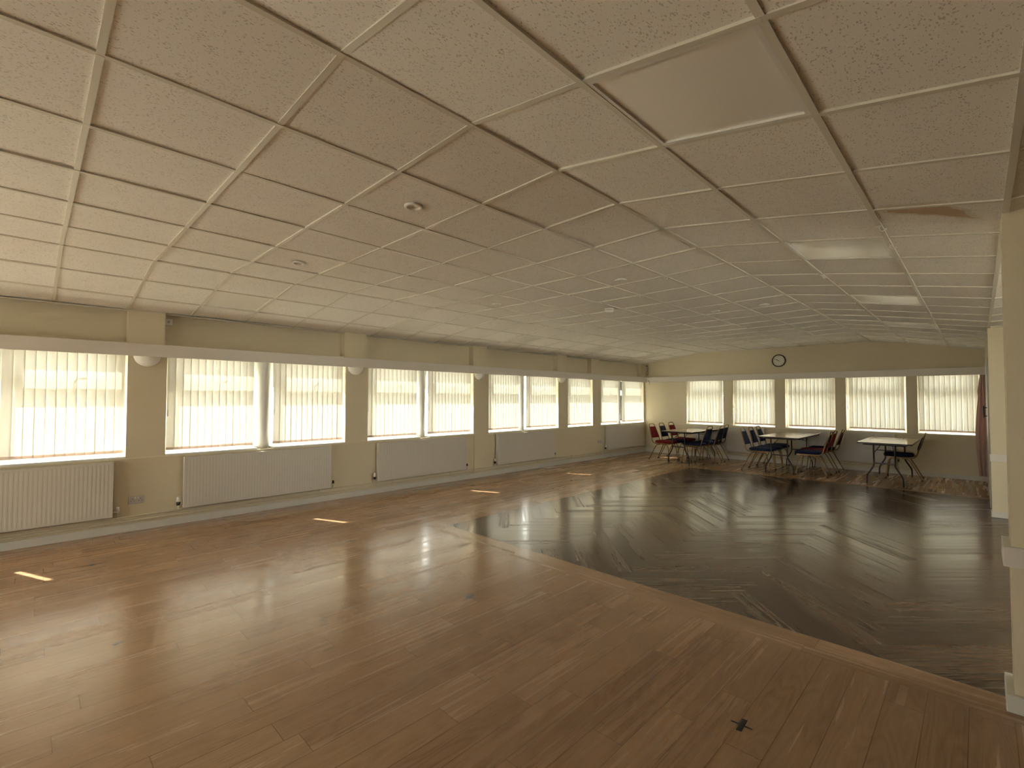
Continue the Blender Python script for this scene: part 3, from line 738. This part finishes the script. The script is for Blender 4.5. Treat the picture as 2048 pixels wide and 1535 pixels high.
# ------------------------------------------------------------------ chairs
def make_chair(seat_m, back_m):
    """faces +x"""
    t = empty('banquet_chair')
    # seat cushion: rounded slab, domed
    m = MB(); cx_, hx, hy = .075, .225, .215; rows = []
    def outline(k, inset):
        n = 28; a = 2*PI*k/n; ca, sa = math.cos(a), math.sin(a); e = .38
        return (cx_+(hx-inset)*abs(ca)**e*(1 if ca >= 0 else -1), (hy-inset)*abs(sa)**e*(1 if sa >= 0 else -1)*(1-.06*(ca < 0)))
    prof = [(.06, .418), (.006, .424), (0, .438), (0, .456), (.008, .470), (.03, .480), (.09, .486), (.15, .488)]
    for ins, z in prof: rows.append([(*outline(k, ins), z) for k in range(29)])
    m.sheet(rows); m.add([(*outline(k, .15), .488) for k in range(28)], [tuple(range(28))], True); m.add([(*outline(k, .06), .418) for k in range(28)], [tuple(range(28))[::-1]])
    m.build('seat', seat_m, t)
    # backrest pad, trapezoid, leaning
    m = MB()
    def bp(s, h, d):     # s across -1..1, h 0..1 up, d thickness
        z = .535+.265*h; x = -.205-.085*h; wv = .178-.052*h
        return (x+d*.95, s*wv, z+d*.3)
    for sgn in (1, -1):
        rows = []
        for i in range(9):
            h = i/8; row = []
            for k in range(9):
                s = -1+k/4; r_ = max(0, 1-abs(s)**6)*max(0, 1-abs(2*h-1)**6); row.append(bp(s, h, sgn*(.006+.016*r_)))
            rows.append(row)
        m.sheet(rows)
    def ring(d): return [bp(-1+k/4, 0, d) for k in range(9)]+[bp(1, i/8, d) for i in range(1, 9)]+[bp(1-k/4, 1, d) for k in range(1, 9)]+[bp(-1, 1-i/8, d) for i in range(1, 9)]
    m.sheet([ring(.006), ring(-.006)]); m.build('backrest', back_m, t)
    m = MB(); P = []
    pts = [(.05, -.19, .405), (-.13, -.192, .405), (-.19, -.192, .44), (-.212, -.188, .54), (-.305, -.135, .825), (-.318, -.105, .865), (-.322, 0, .872), (-.318, .105, .865), (-.305, .135, .825), (-.212, .188, .54), (-.19, .192, .44), (-.13, .192, .405), (.05, .19, .405)]
    m.tube(fillet(pts, .05, 4), .0105, 8); m.build('back_frame', GOLD, t)
    m = MB(); m.box(-.10, .25, -.195, -.175, .395, .418); m.box(-.10, .25, .175, .195, .395, .418); m.box(-.10, -.08, -.175, .175, .395, .418); m.box(.20, .22, -.175, .175, .395, .418); m.build('seat_frame', GOLD, t)
    for s in (-1, 1):
        for nm, pts in (('front', [(.06, s*.186, .392), (.185, s*.19, .392), (.222, s*.20, .32), (.262, s*.222, .012)]), ('rear', [(.02, s*.184, .392), (-.07, s*.19, .385), (-.115, s*.198, .32), (-.265, s*.224, .012)])):
            m = MB(); m.tube(fillet(pts, .06, 5), .0105, 8); lg = m.build('leg', GOLD, t)
            e = Vector(pts[-1]); m = MB(); m.lathe([(0, .03), (.0125, .03), (.014, .0), (0, 0)], (e.x, e.y, 0), 'z', 10); m.build('rubber_foot', RUBBER, lg)
    return t
protos = {}
def chair(kind, x, y, rz, label, group):
    if kind not in protos: o = protos[kind] = make_chair(*{'red': (RED, RED), 'blue': (BLUE, BLUE), 'plum': (BLUE, PLUM)}[kind])
    else: o = tree(protos[kind])
    o.location = (x, y, 0); o.rotation_euler.z = rz; tag(o, label, 'chair', group)
G1, G2 = 'stacking chairs around the corner table', 'stacking chairs around the middle table'
chair('red', -5.54, 10.94, .0, 'red padded chair, leftmost, with a clear view of its seat, at the corner table', G1)
chair('blue', -5.53, 11.43, .01, 'navy padded chair between the two red ones on the left of the corner table', G1)
chair('red', -5.52, 11.93, -.02, 'red padded chair against the end wall, partly hidden by the corner table top', G1)
chair('blue', -4.70, 10.94, PI-.07, 'navy padded chair on the right of the corner table, nearest of its row', G1)
chair('blue', -4.60, 11.40, PI+.0, 'navy padded chair in the middle of the row right of the corner table', G1)
chair('blue', -4.67, 11.84, PI, 'navy padded chair on the right of the corner table, next to the end wall', G1)
chair('blue', -3.33, 10.80, .02, 'navy padded chair on the left of the middle table, nearest of its row', G2)
chair('blue', -3.33, 11.30, -.0, 'navy padded chair in the middle of the row left of the middle table', G2)
chair('blue', -3.33, 11.80, .0, 'navy padded chair on the left of the middle table, next to the end wall', G2)
chair('plum', -2.35, 10.88, PI+.03, 'chair with navy seat and maroon back, nearest on the right of the middle table', G2)
chair('red', -2.37, 11.38, PI-.02, 'red-seated chair half hidden on the right of the middle table', G2)
chair('plum', -2.34, 11.93, PI, 'chair with navy seat and maroon back, right of the middle table beside the end wall', G2)
chair('blue', -1.03, 11.66, PI+.04, 'single navy padded chair at the rightmost table', 'lone chair at the rightmost table')

# ------------------------------------------------------------------ tables
def make_table(Lh=.83):
    t = empty('folding_table'); m = MB()
    def rr(hx, hy, r=.02):
        p = []
        for sx, sy, a0 in ((1, 1, 0), (-1, 1, 90), (-1, -1, 180), (1, -1, 270)):
            for k in range(4): a = math.radians(a0+30*k); p.append((sx*(hx-r)+r*math.cos(a), sy*(hy-r)+r*math.sin(a)))
        return p
    m.prism(rr(.38, Lh), .715, .736); m.build('edge_band', EDGE, t)
    m = MB(); m.prism(rr(.377, Lh-.003), .7361, .740); m.build('tabletop', LAM, t)
    m = MB(); m.box(-.30, -.28, -Lh+.06, Lh-.06, .690, .715); m.box(.28, .30, -Lh+.06, Lh-.06, .690, .715); m.box(-.28, .28, -.01, .01, .690, .715); m.build('underframe', DARK, t)
    for e in (-1, 1):
        y = e*(Lh-.09)
        for s in (-1, 1):
            m = MB(); m.tube(fillet([(s*.15, y, .712), (s*.146, y, .33), (s*.25, y, .15), (s*.252, y, .0)], .05, 5), .013, 10); lg = m.build('leg', DARK, t)
        m = MB(); m.box(-.146, .146, y-.012, y+.012, .365, .385); m.build('stretcher', DARK, t)
        m = MB(); m.tube([(-.28, y, .70), (.28, y, .70)], .012, 8); m.build('pivot_bar', DARK, t)
        for s in (-1, 1): m = MB(); m.tube(fillet([(s*.148, y, .55), (s*.12, y-e*.10, .60), (s*.09, y-e*.25, .655), (s*.09, y-e*.33, .70)], .04), .006, 6); m.build('folding_brace', DARK, t)
        m = MB(); m.tube([(-.12, y-e*.10, .60), (.12, y-e*.10, .60)], .007, 6); m.build('brace_crossbar', DARK, t)
        m = MB(); m.box(-.13, .13, y-e*.33-.01, y-e*.33+.01, .688, .712); m.build('brace_mount', DARK, t)
    return t
tp = make_table()
for i, (x, y, rz, lb) in enumerate([(-5.0, 11.35, 0, 'beige-topped folding table in the far corner with six chairs'), (-2.87, 11.30, 0, 'beige-topped folding table in the middle, between two rows of three chairs'), (-1.19, 11.21, 0, 'beige-topped folding table, rightmost, with a single navy chair')]):
    o = tp if i == 0 else tree(tp); o.location = (x, y, 0); o.rotation_euler.z = rz; tag(o, lb, 'table', 'folding tables by the end wall')
m = MB(); m.prism([(-.05, -.03), (.05, -.035), (.052, .03), (-.048, .034)], 0, .004); o = m.build('paper_leaflet', mat('brown_card', (.2, .14, .09), .7)); o.location = (-5.2, 10.75, .7404); o.rotation_euler.z = .4; tag(o, 'small brown leaflet lying on the corner table', 'leaflet')
